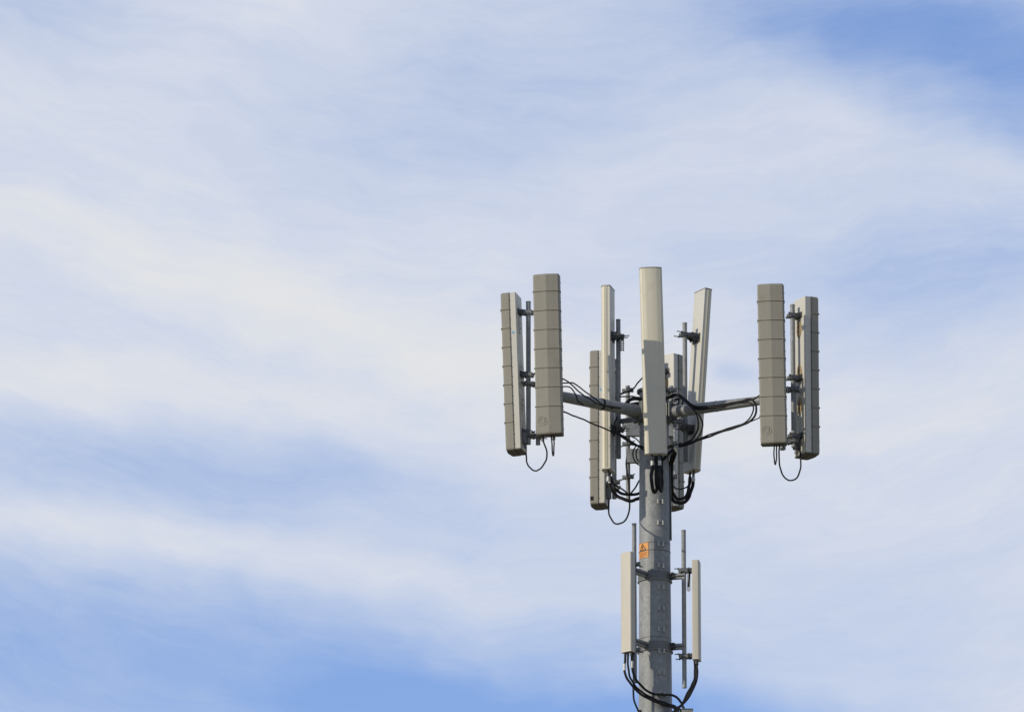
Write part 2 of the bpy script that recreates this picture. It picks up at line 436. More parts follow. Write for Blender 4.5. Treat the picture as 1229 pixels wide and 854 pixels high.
def ribbed(label, ctr, az, tilt, roll, group, sticker=False, plates=None, box=True, plug=0.0):
    e = inst_rot(az, tilt, roll); M = e.to_matrix(); H = RIB_H
    base = ctr - M @ Vector((0, 0, H / 2))
    t = thing('ribbed_antenna', label, 'antenna', base, group, e)
    W = .312

    def ring(g, z, inset=0.0):
        pr = radome_prof(W, g)
        return [Vector((x * (1 - inset), y + (inset * .2 if y < 0 else 0), z)) for x, y in pr]
    seg = .232; ribs = [.205 + seg * i for i in range(7)]         # from the top down
    zs = [ring(0, .012, .02), ring(0, .03)]
    for r_ in sorted(H - q for q in ribs):
        zs += [ring(0, r_ - .0095), ring(.009, r_ - .007), ring(.009, r_ + .005), ring(0, r_ + .0085)]
    zs += [ring(0, H - .02), ring(0, H - .006, .02), ring(0, H, .05)]
    b = MB(); b.loft(zs); rd = b.build('radome', M_TAUPE, t, angle=5)
    # moulded ring emblem low on the front, left of the ridge
    b = MB(); cx, cz = -.078, .165; sl = .018 / .14

    def fy(x): return -.104 + abs(x) * sl - .001
    for r0, r1 in ((.058, .050), (.030, .024)):
        n = 32; vs = []; fs = []
        for i in range(n):
            th = 2 * math.pi * i / n
            for rr, pr in ((r0, 0), (r0, .003), (r1, .003), (r1, 0)):
                x = cx + rr * math.cos(th); vs.append((x, fy(x) - pr, cz + rr * math.sin(th)))
        for i in range(n):
            j = (i + 1) % n
            for q in range(3): fs.append((i * 4 + q, i * 4 + q + 1, j * 4 + q + 1, j * 4 + q))
        b.add(vs, fs)
    b.box((cx + .027, fy(cx + .027) - .002, cz + .018), .007, .006, .05)
    b.build('emblem', M_TAUPE, rd)
    # base cap
    b = MB(); b.loft([ring(-.004, .001, .03), ring(-.002, .014, .0)]); b.build('base_cap', M_TAUPEB, t)
    # metal tray behind the radome, with a thin dark gasket lip
    b = MB(); b.loft([[Vector((x, y, z)) for x, y in ((.158, .016), (-.158, .016), (-.158, .023), (.158, .023))] for z in (.004, H - .002)])
    for i in range(16):                                            # rivets along both edges
        for q in (-1, 1): b.cyl((q * .1575, .0195, .08 + i * .118), (q * .163, .0195, .08 + i * .118), .006, n=8)
    b.build('gasket', M_TAUPEB, t)
    b = MB(); pr = [(.150, .024), (.150, .094), (.144, .100), (-.144, .100), (-.150, .094), (-.150, .024)]
    b.loft([[Vector((x, y, z)) for x, y in pr] for z in (.018, H - .004)]); b.build('metal_tray', M_PALE, t)
    b = MB(); b.loft([[Vector((x * .985, y, z)) for x, y in pr] for z in (.006, .0175)]); b.build('tray_end', M_TAUPEB, t)
    if sticker:
        b = MB(); b.cyl((.1500, .055, H - .50), (.1515, .055, H - .50), .018, n=24); b.build('round_sticker', M_STICK, t)
        b = MB(); b.cyl((-.1500, .055, H - .50), (-.1515, .055, H - .50), .018, n=24); b.build('round_sticker', M_STICK, t)
    if plates:
        for zq in (H - .38, H - .93, H - 1.33):
            n = 28; b = MB()
            b.loft([[Vector((.058 * math.cos(2 * math.pi * i / n), y, zq + .105 * math.sin(2 * math.pi * i / n))) for i in range(n)] for y in (.1005, .108)])
            pl = b.build('oval_plate', plates, t)
            for zz, w_ in ((.03, .03), (-.035, .035)): MB().box((w_ / 8, .1095, zq + zz), w_, .003, .024).build('plate_slot', M_DARK, pl)
    # brackets to the pipe behind
    for zq in (H - .215, H - .985, H - 1.70):
        b = MB()
        b.box((0, .106, zq), .15, .012, .07)
        for q in (-1, 1): b.bar((q * .048, .112, zq), (q * .040, .185, zq - .012), .010, .055)
        b.bar((-.062, .150, zq - .01), (.062, .150, zq - .01), .016, .016)
        b.build('bracket', M_DARK, t)
    if box:
        b = MB(); b.box((.05, .128, .155), .075, .055, .13); b.cyl((.05, .128, .09), (.05, .128, .035), .014, n=12)
        b.build('connector_box', M_GALVD, t)
    if plug:
        b = MB(); b.cyl((plug, .06, .006), (plug, .06, -.045), .02, n=16); b.build('connector', M_GALV, t)
    return t, M, base


GR = 'ribbed taupe panel antennas on the mast arms'
rib_specs = [
    ('ribbed taupe antenna facing the viewer at the end of the left arm', P(658.3, 426.5, -1.52), 262, 3, -.8, True, None, 0),
    ('ribbed taupe antenna leftmost on the mast, edge-on, its pale side and dark back showing', P(615.8, 449, -.84), 166, 2, 0, True, M_PALE, 0),
    ('ribbed taupe antenna facing the viewer at the end of the right arm', P(926.9, 438, -1.13), 265, 3, -.6, False, None, 1),
    ('rightmost ribbed taupe antenna, its sunlit pale back with tan oval plates showing', P(968.6, 453.5, -.54), 26, 0, -.2, False, M_TAN, 1),
    ('ribbed taupe antenna low behind the tall cream edge-on antenna left of the mast', P(719, 516, 1.87), 168, 0, -.3, True, None, 2),
    ('ribbed taupe antenna behind the mast on its right, mostly hidden', P(804.5, 519.5, 2.02), 48, 0, 0, False, M_TAN, 2)]
plabels = ['galvanised pipe hidden behind the viewer-facing ribbed antenna on the left arm',
           'galvanised pipe between the two ribbed antennas on the left arm',
           'galvanised pipe hidden behind the viewer-facing ribbed antenna on the right arm',
           'galvanised pipe between the two ribbed antennas on the right arm',
           'thin pipe directly behind the tall edge-on antenna, clamped to the low left ribbed antenna',
           'galvanised pipe behind the mast, clamped to the low right ribbed antenna']
antM = []
for i, (lab, ctr, az, tilt, roll, stk, plt, k) in enumerate(rib_specs):
    t, M, base = ribbed(lab, ctr, az, tilt, roll, GR, stk, plt, plug={0: -.10, 2: .115}.get(i, 0.0))
    antM.append((M, base))
    if i == 4: MB().box((.158, -.060, .075), .008, .036, .05).build('dark_plug', M_BLACK, t)
    nb = Vector((-math.cos(R(az)), -math.sin(R(az)), 0))
    pc = ctr + nb * .188; pr = .0285
    ptop = pc + Vector((0, 0, .875)); pbot = pc - Vector((0, 0, .875))
    pt = pipe('mounting_pipe', plabels[i], ptop, pbot, pr, 'pipes holding the ribbed antennas')
    # clamps to the antenna brackets
    for zq in (-.215, -.985, -1.70):
        p = Vector((pc.x, pc.y, ctr.z + RIB_H / 2 + zq - .01))
        add_clamp(pt, pbot, p, nb, pr, .05, .08)
    # rods to the nearest post of the arm end
    own = sorted((q for q, kk in posts if kk == k), key=lambda q: (q.xy - pc.xy).length)[0]
    dd = Vector((own.x - pc.x, own.y - pc.y, 0)); L = dd.length
    for zq in (.60, .16, -.07, -.49) if k == 2 else (.02, -.62):
        p = Vector((pc.x, pc.y, HZ + zq + .12))
        add_clamp(pt, pbot, p, dd, pr, L + .10, .07)
        c = clamp_mb(Vector((own.x, own.y, p.z)), dd, .03).build('clamp', M_GALVD, pt, pbot)


# ------------------------------------------------------------------ tall cream antennas
def round_prof(w, d, rf, rb, n=7, bow=0.0):
    """front is -y"""
    pts = [(w / 2 * q, -d / 2 - bow * (1 - q * q)) for q in (-.6, -.4, -.2, 0, .2, .4, .6)] if bow else []
    for cx, cy, r, a0 in ((w / 2 - rf, -d / 2 + rf, rf, -90), (w / 2 - rb, d / 2 - rb, rb, 0), (-w / 2 + rb, d / 2 - rb, rb, 90), (-w / 2 + rf, -d / 2 + rf, rf, 180)):
        for i in range(n):
            a = R(a0 + 90 * i / (n - 1)); pts.append((cx + r * math.cos(a), cy + r * math.sin(a)))
    return pts


def tall(label, ctr, az, tilt, roll, arms=True, back=True):
    H, W, D = 2.285, .262, .108
    e = inst_rot(az, tilt, roll); M = e.to_matrix(); base = ctr - M @ Vector((0, 0, H / 2))
    t = thing('tall_antenna', label, 'antenna', base, 'tall cream panel antennas around the mast top', e)
    pr = round_prof(W, D - .03, .034, .008, bow=.016)
    b = MB(); b.loft([[Vector((x, y - .015, z)) for x, y in pr] for z in (.014, H - .012)])
    for q in (-1, 1):                                              # extruded ridges along both side walls
        for y in (-.012, .006): b.box((q * (W / 2 + .0012), y, H / 2), .006, .006, H - .04)
    b.build('radome', M_CREAM, t, angle=25)
    prb = [(.1285, .0385 - .014), (.1285, .052), (.112, .054), (-.112, .054), (-.1285, .052), (-.1285, .0385 - .014)]
    b = MB(); b.loft([[Vector((x, y, z)) for x, y in prb] for z in (.015, H - .013)]); b.build('back_plate', M_PALE, t)
    for z0, z1, nm in ((0, .0135, 'bottom_cap'), (H - .0115, H, 'top_cap')):
        pc = round_prof(W + .006, D + .006, .036, .012, bow=.016)
        b = MB(); b.loft([[Vector((x, y, z)) for x, y in pc] for z in (z0, z1)]); b.build(nm, M_PALE if nm == 'bottom_cap' else M_TAUPE, t, angle=25)
    for q in (-.048, .040):
        b = MB(); b.cyl((q, .005, -.0005), (q, .005, -.055), .014, n=14); b.cyl((q, .005, -.055), (q, .005, -.075), .017, n=14); c = b.build('connector', M_DARK, t)
        b = MB(); b.cyl((q, .005, -.076), (q, .005, -.135), .020, n=14); b.build('white_sleeve', M_WHITE, c)
    for zq in (H - .62, H - 1.78):                                 # hinged tilt brackets
        b = MB(); b.box((0, .060, zq), .17, .012, .11)
        for q in (-1, 1):
            b.bar((q * .055, .066, zq + .01), (q * .045, .155, zq + .02), .010, .075)
            b.bar((q * .045, .10, zq - .045), (q * .045, .17, zq + .03), .008, .02)
        b.cyl((-.085, .10, zq + .01), (.085, .10, zq + .01), .010, n=10); b.cyl((-.085, .135, zq + .005), (.085, .135, zq + .005), .010, n=10)
        b.build('tilt_bracket', M_DARK, t)
    return M, base


tall_specs = [
    ('middle tall cream antenna, facing the viewer, lower two thirds in shadow', P(784, 433.2, -.60), 270, 2, -1.45),
    ('tall cream antenna left of the middle one, standing upright and seen nearly edge-on', P(730, 455, .16), 166, 0, .0),
    ('tall cream antenna leaning outwards right of the middle one, its sunlit back showing', P(837.6, 457, .35), 29, 4.4, 0.0)]
mid_pipe_labels = ['pipe hidden behind the tall cream antenna that faces the viewer',
                   'galvanised pipe with a perforated strip right of the tall edge-on antenna',
                   'galvanised pipe beside the leaning tall cream antenna']
tallM = []
for i, (lab, ctr, az, tilt, roll) in enumerate(tall_specs):
    M, base = tall(lab, ctr, az, tilt, roll); tallM.append((M, base))
    nb = Vector((-math.cos(R(az)), -math.sin(R(az)), 0))
    if i == 1: pc = P(742.3, 467, .22)
    elif i == 2: pc = P(822.3, 471, .27)
    else: pc = ctr + nb * .20
    pr = .0275; ptop = pc + Vector((0, 0, .86)); pbot = pc - Vector((0, 0, .86))
    if i == 0: ptop.z -= .25; pbot.z += .2
    pt = pipe('mounting_pipe', mid_pipe_labels[i], ptop, pbot, pr, 'pipes holding the tall cream antennas')
    for zq in (2.285 - .62, 2.285 - 1.78):
        q = base + M @ Vector((0, .16, zq + .02)); p = Vector((pc.x, pc.y, q.z))
        add_clamp(pt, pbot, p, nb, pr, .13, .09)
    # stubs that carry the pipe on the collar
    rdir = Vector((pc.x, pc.y, 0)).normalized()
    for zq in (-.03,):
        a_ = Vector((0, 0, HZ + zq)) + rdir * (rad(HZ) - .01); b_ = Vector((pc.x, pc.y, HZ + zq)) - rdir * (pr - .004)
        MB().bar(a_, b_, .05, .05).build('stub', M_GALVD, pt, pbot)
    if i == 1:
        b = MB(); st = pc + Vector((.048, -.03, 0)); zc = P(746, 411, .2).z
        for k in range(9): b.box((st.x, st.y, zc + .095 - k * .024), .045, .008, .012)
        for q in (-1, 1): b.box((st.x + q * .015, st.y, zc), .007, .007, .22)
        b.build('perforated_strip', M_DARK, pt, pbot)

# ------------------------------------------------------------------ short antennas, their pipes and band brackets
def short(label, ctr, az):
    H, W, D = 1.215, .165, .085
    e = inst_rot(az, 0, 0); M = e.to_matrix(); base = ctr - M @ Vector((0, 0, H / 2))
    t = thing('short_antenna', label, 'antenna', base, 'short beige panel antennas lower on the mast', e)
    pr = round_prof(W, D, .018, .008)
    for z0, z1 in ((.012, H * .505), (H * .509, H - .014)):
        b = MB(); rings = [[Vector((x, y, z)) for x, y in pr] for z in (z0, z1)]
        if z1 > H * .9: rings.append([Vector((x * .95, y * .93, H)) for x, y in pr])
        b.loft(rings); b.build('radome', M_BEIGE, t, angle=25)
    b = MB(); b.loft([[Vector((x * .985, y * .97, z)) for x, y in pr] for z in (H * .504, H * .510)]); b.build('joint_strip', M_WHITE, t)
    b = MB(); b.loft([[Vector((x * 1.015, y * 1.02, z)) for x, y in pr] for z in (0, .0118)]); b.build('bottom_cap', M_PALE, t)
    for q in (-.045, .0, .045):
        b = MB(); b.cyl((q, .0, -.0005), (q, .0, -.05), .013, n=12); b.build('connector', M_DARK, t)
    for zq in (H - .115, .055):
        b = MB(); b.box((0, D / 2 + .008, zq), .08, .012, .05)
        for q in (-1, 1): b.bar((q * .03, D / 2 + .012, zq), (q * .03, D / 2 + .085, zq), .008, .032)
        b.build('bracket', M_DARK, t)
    return M, base


LLc = P(753.6, 722.6, -.44); LRc = P(836, 732.5, -.12)
shortM = [short('short beige antenna lower left of the mast, its rounded face lit by the sun', LLc, 228),
          short('short beige antenna lower right of the mast, narrow and seen from its side', LRc, 350)]
pl_ = P(761.5, 724, -.355); pr_ = P(821.0, 731, -.10)
ppl = []
for lab, c, y0, y1, az in (('galvanised pipe rising above the short beige antenna at lower left', pl_, 629, 819, 228),
                           ('galvanised pipe left of the short beige antenna at lower right', pr_, 637, 825, 350)):
    ptop = P(785, y0, c.y); pbot = P(785, y1, c.y); ptop.x = pbot.x = c.x
    t = pipe('mounting_pipe', lab, ptop, pbot, .0265, 'pipes holding the short antennas'); ppl.append(t)
    nb = Vector((-math.cos(R(az)), -math.sin(R(az)), 0)); ct = LLc if az == 228 else LRc
    for zq in (1.215 / 2 - .115, -1.215 / 2 + .055):
        add_clamp(t, pbot, Vector((c.x, c.y, ct.z + zq)), nb, .0265, .11, .10)
# folded scissor arm at the right antenna
a_ = P(826.5, 685, -.11)
b = MB(); b.bar(a_, a_ - Vector((0, 0, .22)), .012, .045, up=(1, 0, 0)); b.bar(a_ + Vector((.012, 0, .0)), a_ + Vector((-.004, .0, -.24)), .012, .02, up=(1, 0, 0))
b.cyl(a_ + Vector((0, -.02, -.22)), a_ + Vector((0, .02, -.22)), .022, n=12)
tag(b.build('tilt_arm', M_ALU, None, a_), 'folded bright metal tilt arm hanging by the upper clamp of the lower right pipe', 'bracket')

for lab, yb in (('upper steel band bracket clamped round the mast under the orange sign', 688.5),
                ('lower steel band bracket clamped round the mast below the upper one', 773.0)):
    zc = P(785, yb, -.19).z; r = rad(zc); o = Vector((0, 0, zc))
    t = thing('band_bracket', lab, 'bracket', o, 'band brackets on the mast')
    h = .047; b = MB(); n = 64; vs = []; fs = []
    for i in range(n):
        a = 2 * math.pi * i / n
        for rr, zz in ((r + .002, -h), (r + .016, -h), (r + .016, h), (r + .002, h)): vs.append(o + Vector((rr * math.cos(a), rr * math.sin(a), zz)))
    for i in range(n):
        for q in range(4): fs.append((i * 4 + q, i * 4 + (q + 1) % 4, ((i + 1) % n) * 4 + (q + 1) % 4, ((i + 1) % n) * 4 + q))
    b.add(vs, fs); b.build('band', M_GALVD, t, o)
    b = MB(); b.lathe([(r + .0165, -h - .016 + .0), (r + .021, -h - .012), (r + .021, -h - .006), (r + .0165, -h - .002)], 48, o); b.build('rim', M_GALV, t, o)
    for c in (pl_, pr_):
        dd = Vector((c.x, c.y, 0)).normalized()
        b = MB(); b.bar(o + dd * (r + .012), Vector((c.x, c.y, zc)) + dd * .02, .045, .07)
        arm = b.build('arm', M_GALV, t, o)
        b = MB(); b.bar(o + dd * (r + .012), Vector((c.x, c.y, zc)) + dd * .005, .09, .010); b.build('arm_plate', M_GALVD, arm, o)
    for a in (R(-20), R(-28)):
        d = Vector((math.cos(a), math.sin(a), 0)); M = Matrix((d, Vector((-d.y, d.x, 0)), Vector((0, 0, 1)))).transposed()
        b = MB(); b.box(o + d * (r + .035), .05, .012, .085, M)
        for q in (-.022, .022):
            b.cyl(o + d * (r + .038) + M @ Vector((0, -.04, q)), o + d * (r + .038) + M @ Vector((0, .03, q)), .008, n=8)
            b.cyl(o + d * (r + .038) + M @ Vector((0, -.028, q)), o + d * (r + .038) + M @ Vector((0, -.014, q)), .015, n=6)
        b.build('band_bolt', M_DARK, t, o)

# ------------------------------------------------------------------ orange warning sign wrapped on the mast
zs_ = P(772, 659.5, -.16).z; rs = rad(zs_) + .004
so = Vector((0, 0, zs_)) + Vector((math.cos(R(-115)), math.sin(R(-115)), 0)) * rs
sg = thing('warning_sign', 'small orange warning sign with a black triangle strapped to the mast', 'sign', so)


def on_pole(a, z, off): rr = rad(zs_ + z) + .004 + off; return Vector((rr * math.cos(R(a)), rr * math.sin(R(a)), zs_ + z))


def patch(a0, a1, z0, z1, off, th=.002, n=16):
    b = MB(); vs = []; fs = []
    for i in range(n + 1):
        a = a0 + (a1 - a0) * i / n
        for z, o_ in ((z0, off), (z1, off), (z1, off - th), (z0, off - th)): vs.append(on_pole(a, z, o_))
    for i in range(n):
        for q in range(4): fs.append((i * 4 + q, (i + 1) * 4 + q, (i + 1) * 4 + (q + 1) % 4, i * 4 + (q + 1) % 4))
    fs += [(0, 1, 2, 3), (n * 4 + 3, n * 4 + 2, n * 4 + 1, n * 4)]
    return b.add(vs, fs)


A0, A1 = -164, -114
patch(A0, A1, -.090, .090, .002).build('sign_plate', M_ORANGE, sg, so)


def stroke(pts, w, off=.004, m=M_INK, name='warning_triangle'):
    b = MB()
    for (a0, z0), (a1, z1) in zip(pts, pts[1:]):
        for i in range(6):
            p = on_pole(a0 + (a1 - a0) * i / 6, z0 + (z1 - z0) * i / 6, off); q = on_pole(a0 + (a1 - a0) * (i + 1) / 6, z0 + (z1 - z0) * (i + 1) / 6, off)
            b.bar(p, q, w, .003, up=Vector((p.x, p.y, 0)))
    return b


stroke([(-152, .005), (-140, .078), (-124, .005), (-152, .005)], .009).build('warning_triangle', M_INK, sg, so)
stroke([(-139, .052), (-141, .034), (-137, .034), (-139, .014)], .007).build('warning_symbol', M_INK, sg, so)
stroke([(-160, -.008), (-118, -.008)], .003).build('divider_line', M_INK, sg, so)
for k, (z, a) in enumerate(((-.028, -119), (-.044, -122), (-.060, -118), (-.076, -128))):
    stroke([(-157, z), (a, z)], .005).build('text_line', M_INKB, sg, so)
b = MB(); n = 64; vs = []; fs = []
for i in range(n):
    a = 360 * i / n
    for z, o_ in ((-.004, .003), (.004, .003), (.004, .0), (-.004, .0)): vs.append(on_pole(a, z, o_ - .002 + (.0032 if A0 - 3 < a - 360 < A1 + 3 else 0)))
for i in range(n):
    for q in range(4): fs.append((i * 4 + q, ((i + 1) % n) * 4 + q, ((i + 1) % n) * 4 + (q + 1) % 4, i * 4 + (q + 1) % 4))
b.add(vs, fs); b.build('strap', M_GALVD, sg, so)


# ------------------------------------------------------------------ cables
def cable(label, pts, r, group, ties=0, name='cable'):
    w = [P(*p) if not isinstance(p, Vector) else p for p in pts]
    b = MB(); b.tube(w, r, wob=.2)
    o = tag(b.build(name, M_BLACK, None, w[0], angle=60), label, 'cable', group)
    return o


GT = 'thin feed cables between the arms and the mast'; GJ = 'thin loops hanging under the ribbed antennas'
GB = 'thick jumpers of the tall antennas'; GL = 'cables of the short antennas'
# under the ribbed antennas
cable('thin cable looping from the leftmost ribbed antenna to the bottom of its neighbour',
      [(632, 520, -.72), (631.5, 540, -.75), (632, 553, -.85), (636, 561, -1.0), (642, 564.5, -1.15), (649, 562, -1.3), (655, 552, -1.42), (656.5, 542, -1.48), (652.5, 530, -1.5), (651, 521, -1.5)], .0095, GJ)
cable('thin doubled cable end hanging below the viewer-facing antenna on the left arm',
      [(661.5, 522, -1.5), (662.5, 535, -1.5), (663.5, 545, -1.5), (664.6, 545, -1.5), (664.8, 535, -1.5), (664.5, 522, -1.5)], .0085, GJ)
cable('thin cable looping from the viewer-facing right antenna to the rightmost one',
      [(935.3, 534, -1.1), (935.3, 553, -1.1), (937, 564, -1.0), (942, 573, -.9), (949, 576, -.8), (956, 573.5, -.7), (960.5, 564, -.65), (961, 553, -.62), (960, 543, -.60), (958.5, 537, -.59)], .0095, GJ)
cable('narrow hairpin of cable hanging below the viewer-facing antenna on the right arm',
      [(929.3, 534, -1.12), (929, 548, -1.12), (929.8, 556, -1.12), (930.8, 556, -1.12), (932, 548, -1.12), (932.2, 534, -1.12)], .0085, GJ)
cable('thin cable looping from the low left ribbed antenna behind the mast up along a post',
      [(731.5, 590, 1.8), (730.8, 604, 1.8), (731, 616, 1.75), (735, 625, 1.7), (741, 628.2, 1.65), (749, 625.5, 1.55), (754, 617, 1.5), (755.6, 605, 1.48), (755.5, 590, 1.47), (753, 570, 1.47), (751.8, 553, 1.47), (753.5, 545, 1.48)], .0105, GJ)
# left arm
la = lambda f: -.20 - (1.35) * 0 + 0
cable('topmost of the thin cables running down from the left arm antennas',
      [(668, 449, -1.2), (676, 454.5, -1.12), (683, 459, -1.05), (692, 467, -.95), (701, 474.5, -.85), (710, 480, -.76), (717.5, 484.5, -.68), (728, 487, -.56), (740, 488.6, -.42)], .0085, GT)
cable('thin cable humping over the left arm before joining the bundle at the tie',
      [(668, 460, -1.2), (676, 459.5, -1.12), (687, 459.3, -1.0), (695, 464, -.92), (704, 471, -.82), (714, 478, -.72), (723, 485, -.62), (734, 488.3, -.5), (745, 489.5, -.40)], .0085, GT)
cable('short thin cable dropping onto the left arm close to its antenna',
      [(668, 465, -1.2), (676, 463.5, -1.12), (684, 464.5, -1.02), (689, 470, -.97), (692, 476, -.95), (693.5, 481, -.94), (700, 485, -.86)], .008, GT)
cable('thin cable sagging straight below the left arm to the mast',
      [(668, 491, -1.3), (678, 494.5, -1.18), (697, 502, -.95), (717, 510.5, -.72), (736, 518.5, -.50), (750, 525, -.38), (762, 532, -.27), (773, 540, -.22)], .0095, GT)
cable('thicker cable from the pipe clamp down to the mast under the left arm',
      [(734, 516, -.2), (742, 521, -.22), (752, 527, -.25), (761, 533, -.24), (772, 537, -.22)], .014, GT)
cable('thin cable rising from the left pipe towards the sky behind the middle antenna',
      [(744.5, 473, .1), (752, 470, 0), (759.5, 467, -.05), (765, 460, -.1), (771, 453, -.2), (775, 449, -.3)], .009, GT)
cable('level thin cable from the left pipe into the mast top', [(744, 475.5, .1), (752, 475.6, 0), (760, 475.8, -.1), (768, 478, -.15), (774, 481, -.2)], .009, GT)
for k, (dy, r, lab) in enumerate(((0, .015, 'thick bundle cable arching over the left arm into the mast top, upper one'), (2.2, .013, 'thick bundle cable arching over the left arm into the mast top, lower one'))):
    cable(lab, [(733, 488.8 + dy * .3, -.45), (741, 488.5 + dy * .3, -.36), (747, 487 + dy, -.28), (752, 482 + dy, -.24), (757, 478.5 + dy, -.22), (763, 477 + dy, -.2), (769, 478.5 + dy, -.18), (776, 482 + dy, -.18)], r, GT)
cable('small dark curl of cable between the left pipe and the left arm',
      [(740.5, 500, .15), (738.5, 505, .1), (737.3, 512, .05), (739, 518, 0), (744, 521, -.1), (752, 524, -.15)], .010, GT)
cable('loose cable curl beside the post left of the mast, outer one', [(764, 534, .1), (760, 541, .1), (760.5, 550, .1), (764, 556, .1), (768, 558, .05)], .008, GT)
cable('loose cable curl beside the post left of the mast, inner one', [(768, 534, .1), (764, 541, .1), (764, 549, .1), (767, 553, .05), (771, 552, .05)], .008, GT)
cable('cable crossing behind the post left of the mast', [(757, 523, .3), (763, 526, .2), (768, 531, .1), (772, 538, .05)], .008, GT)
# right arm
cable('thick cable humping at the mast and running out along the top of the right arm',
      [(790, 482, -.2), (799, 478.5, -.22), (807, 474.6, -.24), (814, 473.8, -.26), (819, 477, -.30), (826, 483, -.36), (834, 488.8, -.44), (846, 489.3, -.56), (858, 488.4, -.67), (870, 486.4, -.78), (880, 483.8, -.88), (890, 481, -.97), (898, 478.7, -1.03), (904, 480.5, -1.07), (907.5, 487, -1.08), (907.5, 494, -1.08), (904, 501, -1.06), (896, 508, -1.0), (884, 512.3, -.9), (872, 516, -.8), (858, 521, -.66), (842, 526.7, -.5), (828, 532, -.36), (814, 536, -.26), (800, 537.5, -.2)], .0125, GT)
cable('second cable along the right arm that reaches the viewer-facing antenna',
      [(790, 480.5, -.22), (800, 476.5, -.24), (810, 473, -.26), (817, 474.4, -.29), (824, 480, -.35), (833, 487, -.44), (846, 487.4, -.56), (860, 486.3, -.69), (874, 483.8, -.83), (888, 481.6, -.95), (900, 480.0, -1.05), (907, 477.5, -1.1), (914, 473, -1.12)], .0105, GT)
cable('third cable rising along the right arm with a wide loop at its far end',
      [(795, 481.5, -.2), (806, 477, -.24), (815, 475.4, -.28), (824, 482.5, -.34), (834, 490.4, -.43), (850, 490.2, -.58), (866, 488, -.74), (880, 485, -.88), (894, 482.6, -1.0), (901, 484, -1.05), (904.5, 490, -1.06), (902, 498, -1.04), (896, 505.5, -1.0), (886, 510.3, -.92), (870, 515, -.78), (850, 522, -.58), (834, 528.3, -.42), (816, 534.5, -.27), (800, 536, -.2)], .009, GT)
cable('thin cable from the viewer-facing right antenna joining the lower run under the right arm',
      [(914, 500, -1.08), (908, 502.5, -1.06), (900, 506, -1.02), (892, 510, -.96)], .007, GT)
cable('cable dropping in front of the right arm close to the mast, longer one',
      [(808, 475.5, -.25), (816, 476, -.30), (824, 482.5, -.38), (831, 490, -.46), (836, 497, -.52), (838.3, 506, -.5), (837, 516, -.44), (831, 526, -.36), (822, 532, -.30), (812, 538, -.25)], .0105, GT)
cable('cable dropping behind the right arm and showing below it',
      [(836, 494, -.1), (841, 501, -.12), (843.6, 509, -.16), (842, 517, -.2), (838, 524, -.24), (831, 530, -.28), (820, 534.5, -.27)], .0095, GT)
for k, (x, lab) in enumerate(((0, 'small cable loop standing above the right arm root, left one'), (4.5, 'small cable loop standing above the right arm root, right one'))):
    cable(lab, [(806 + x, 490, .1), (812 + x, 487.5, .05), (815 + x, 482, 0), (813.5 + x, 478, 0), (809 + x, 479, 0), (800 + x, 485, -.05)], .0085, GT)
cable('dark level cable behind the middle antenna joining the right bundle', [(796, 486, -.1), (804, 487, -.1), (812, 490, -.1), (822, 494, 0)], .010, GT)

# jumpers of the tall antennas
for k, (x0, x1, lab) in enumerate(((783.6, 787, 'thick black jumper hairpin under the middle tall antenna, left one'), (791.3, 793.5, 'thick black jumper hairpin under the middle tall antenna, right one'))):
    cable(lab, [(x0, 558, -.60), (x0 - 1.2 + k * .6, 566, -.60), (x0 - 1.4 + k, 578, -.58), (x0 + .3, 588 - k * 2, -.52), (x0 + 2.2, 590.5 - k * 2, -.46), (x1 + 1.2, 585 - k * 2, -.40), (x1 + 1.2, 573, -.36), (x1 + .2, 562, -.30), (x1, 550, -.27), (x1, 536, -.24)], .021, GB)
cable('black spare jumper loop between the two hairpins under the middle tall antenna', [(787.5, 556, -.56), (787, 566, -.58), (787, 580, -.56), (789.5, 586, -.5), (792, 582, -.44), (792, 566, -.38), (791, 550, -.3)], .014, GB)
lmb = tallM[1]; q0 = lmb[1] + lmb[0] @ Vector((-.048, .005, -.12)); q1 = lmb[1] + lmb[0] @ Vector((.040, .005, -.12))
cable('thick black jumper curving from the edge-on tall antenna to the mast, lower one',
      [(728.5, 570, .26), (730, 578, .24), (734, 586.5, .2), (740, 594, .22), (747, 598.5, .21), (755, 600.5, .21), (762, 599.3, .22), (770, 596, .24), (779, 588, .26)], .021, GB)
cable('thick black jumper curving from the edge-on tall antenna to the mast, upper one',
      [(733, 572, .2), (734.5, 579, .16), (738, 585.5, .12), (744, 590.5, .16), (751, 593, .18), (759, 593.5, .20), (766, 592, .22), (775, 587, .25)], .018, GB)
cable('thin black cable crossing the jumpers left of the mast',
      [(731, 572, .25), (736, 580, .2), (743, 584.5, .15), (750, 589, .14), (755, 592.5, .13), (760, 588, .14), (765, 581, .17), (772, 569, .22)], .010, GB)
cable('thick black jumper from the mast side round to the leaning tall antenna, outer one',
      [(814, 533, -.2), (809, 542, -.14), (805, 552, -.05), (803.3, 566, .02), (803.2, 582, .08), (804.5, 593, .14), (809, 601, .2), (816, 603.5, .24), (823, 600.5, .28), (828.5, 592, .3), (831.6, 583, .32), (832.6, 574, .33)], .021, GB)
cable('thick black jumper from the mast side round to the leaning tall antenna, inner one',
      [(818, 532, -.22), (812, 540, -.16), (808, 551, -.06), (806.3, 566, .0), (806, 580, .06), (807.5, 590, .12), (811.5, 597, .18), (817, 599, .22), (822.5, 595.5, .26), (826, 588, .28), (828, 580, .30), (828.3, 573, .31)], .019, GB)
cable('thin cable looping between the mast and the leaning tall antenna jumpers', [(803, 576, .02), (807, 582, .08), (812, 586, .14), (818, 586.5, .2), (824, 584.5, .26), (827, 581, .29)], .009, GB)
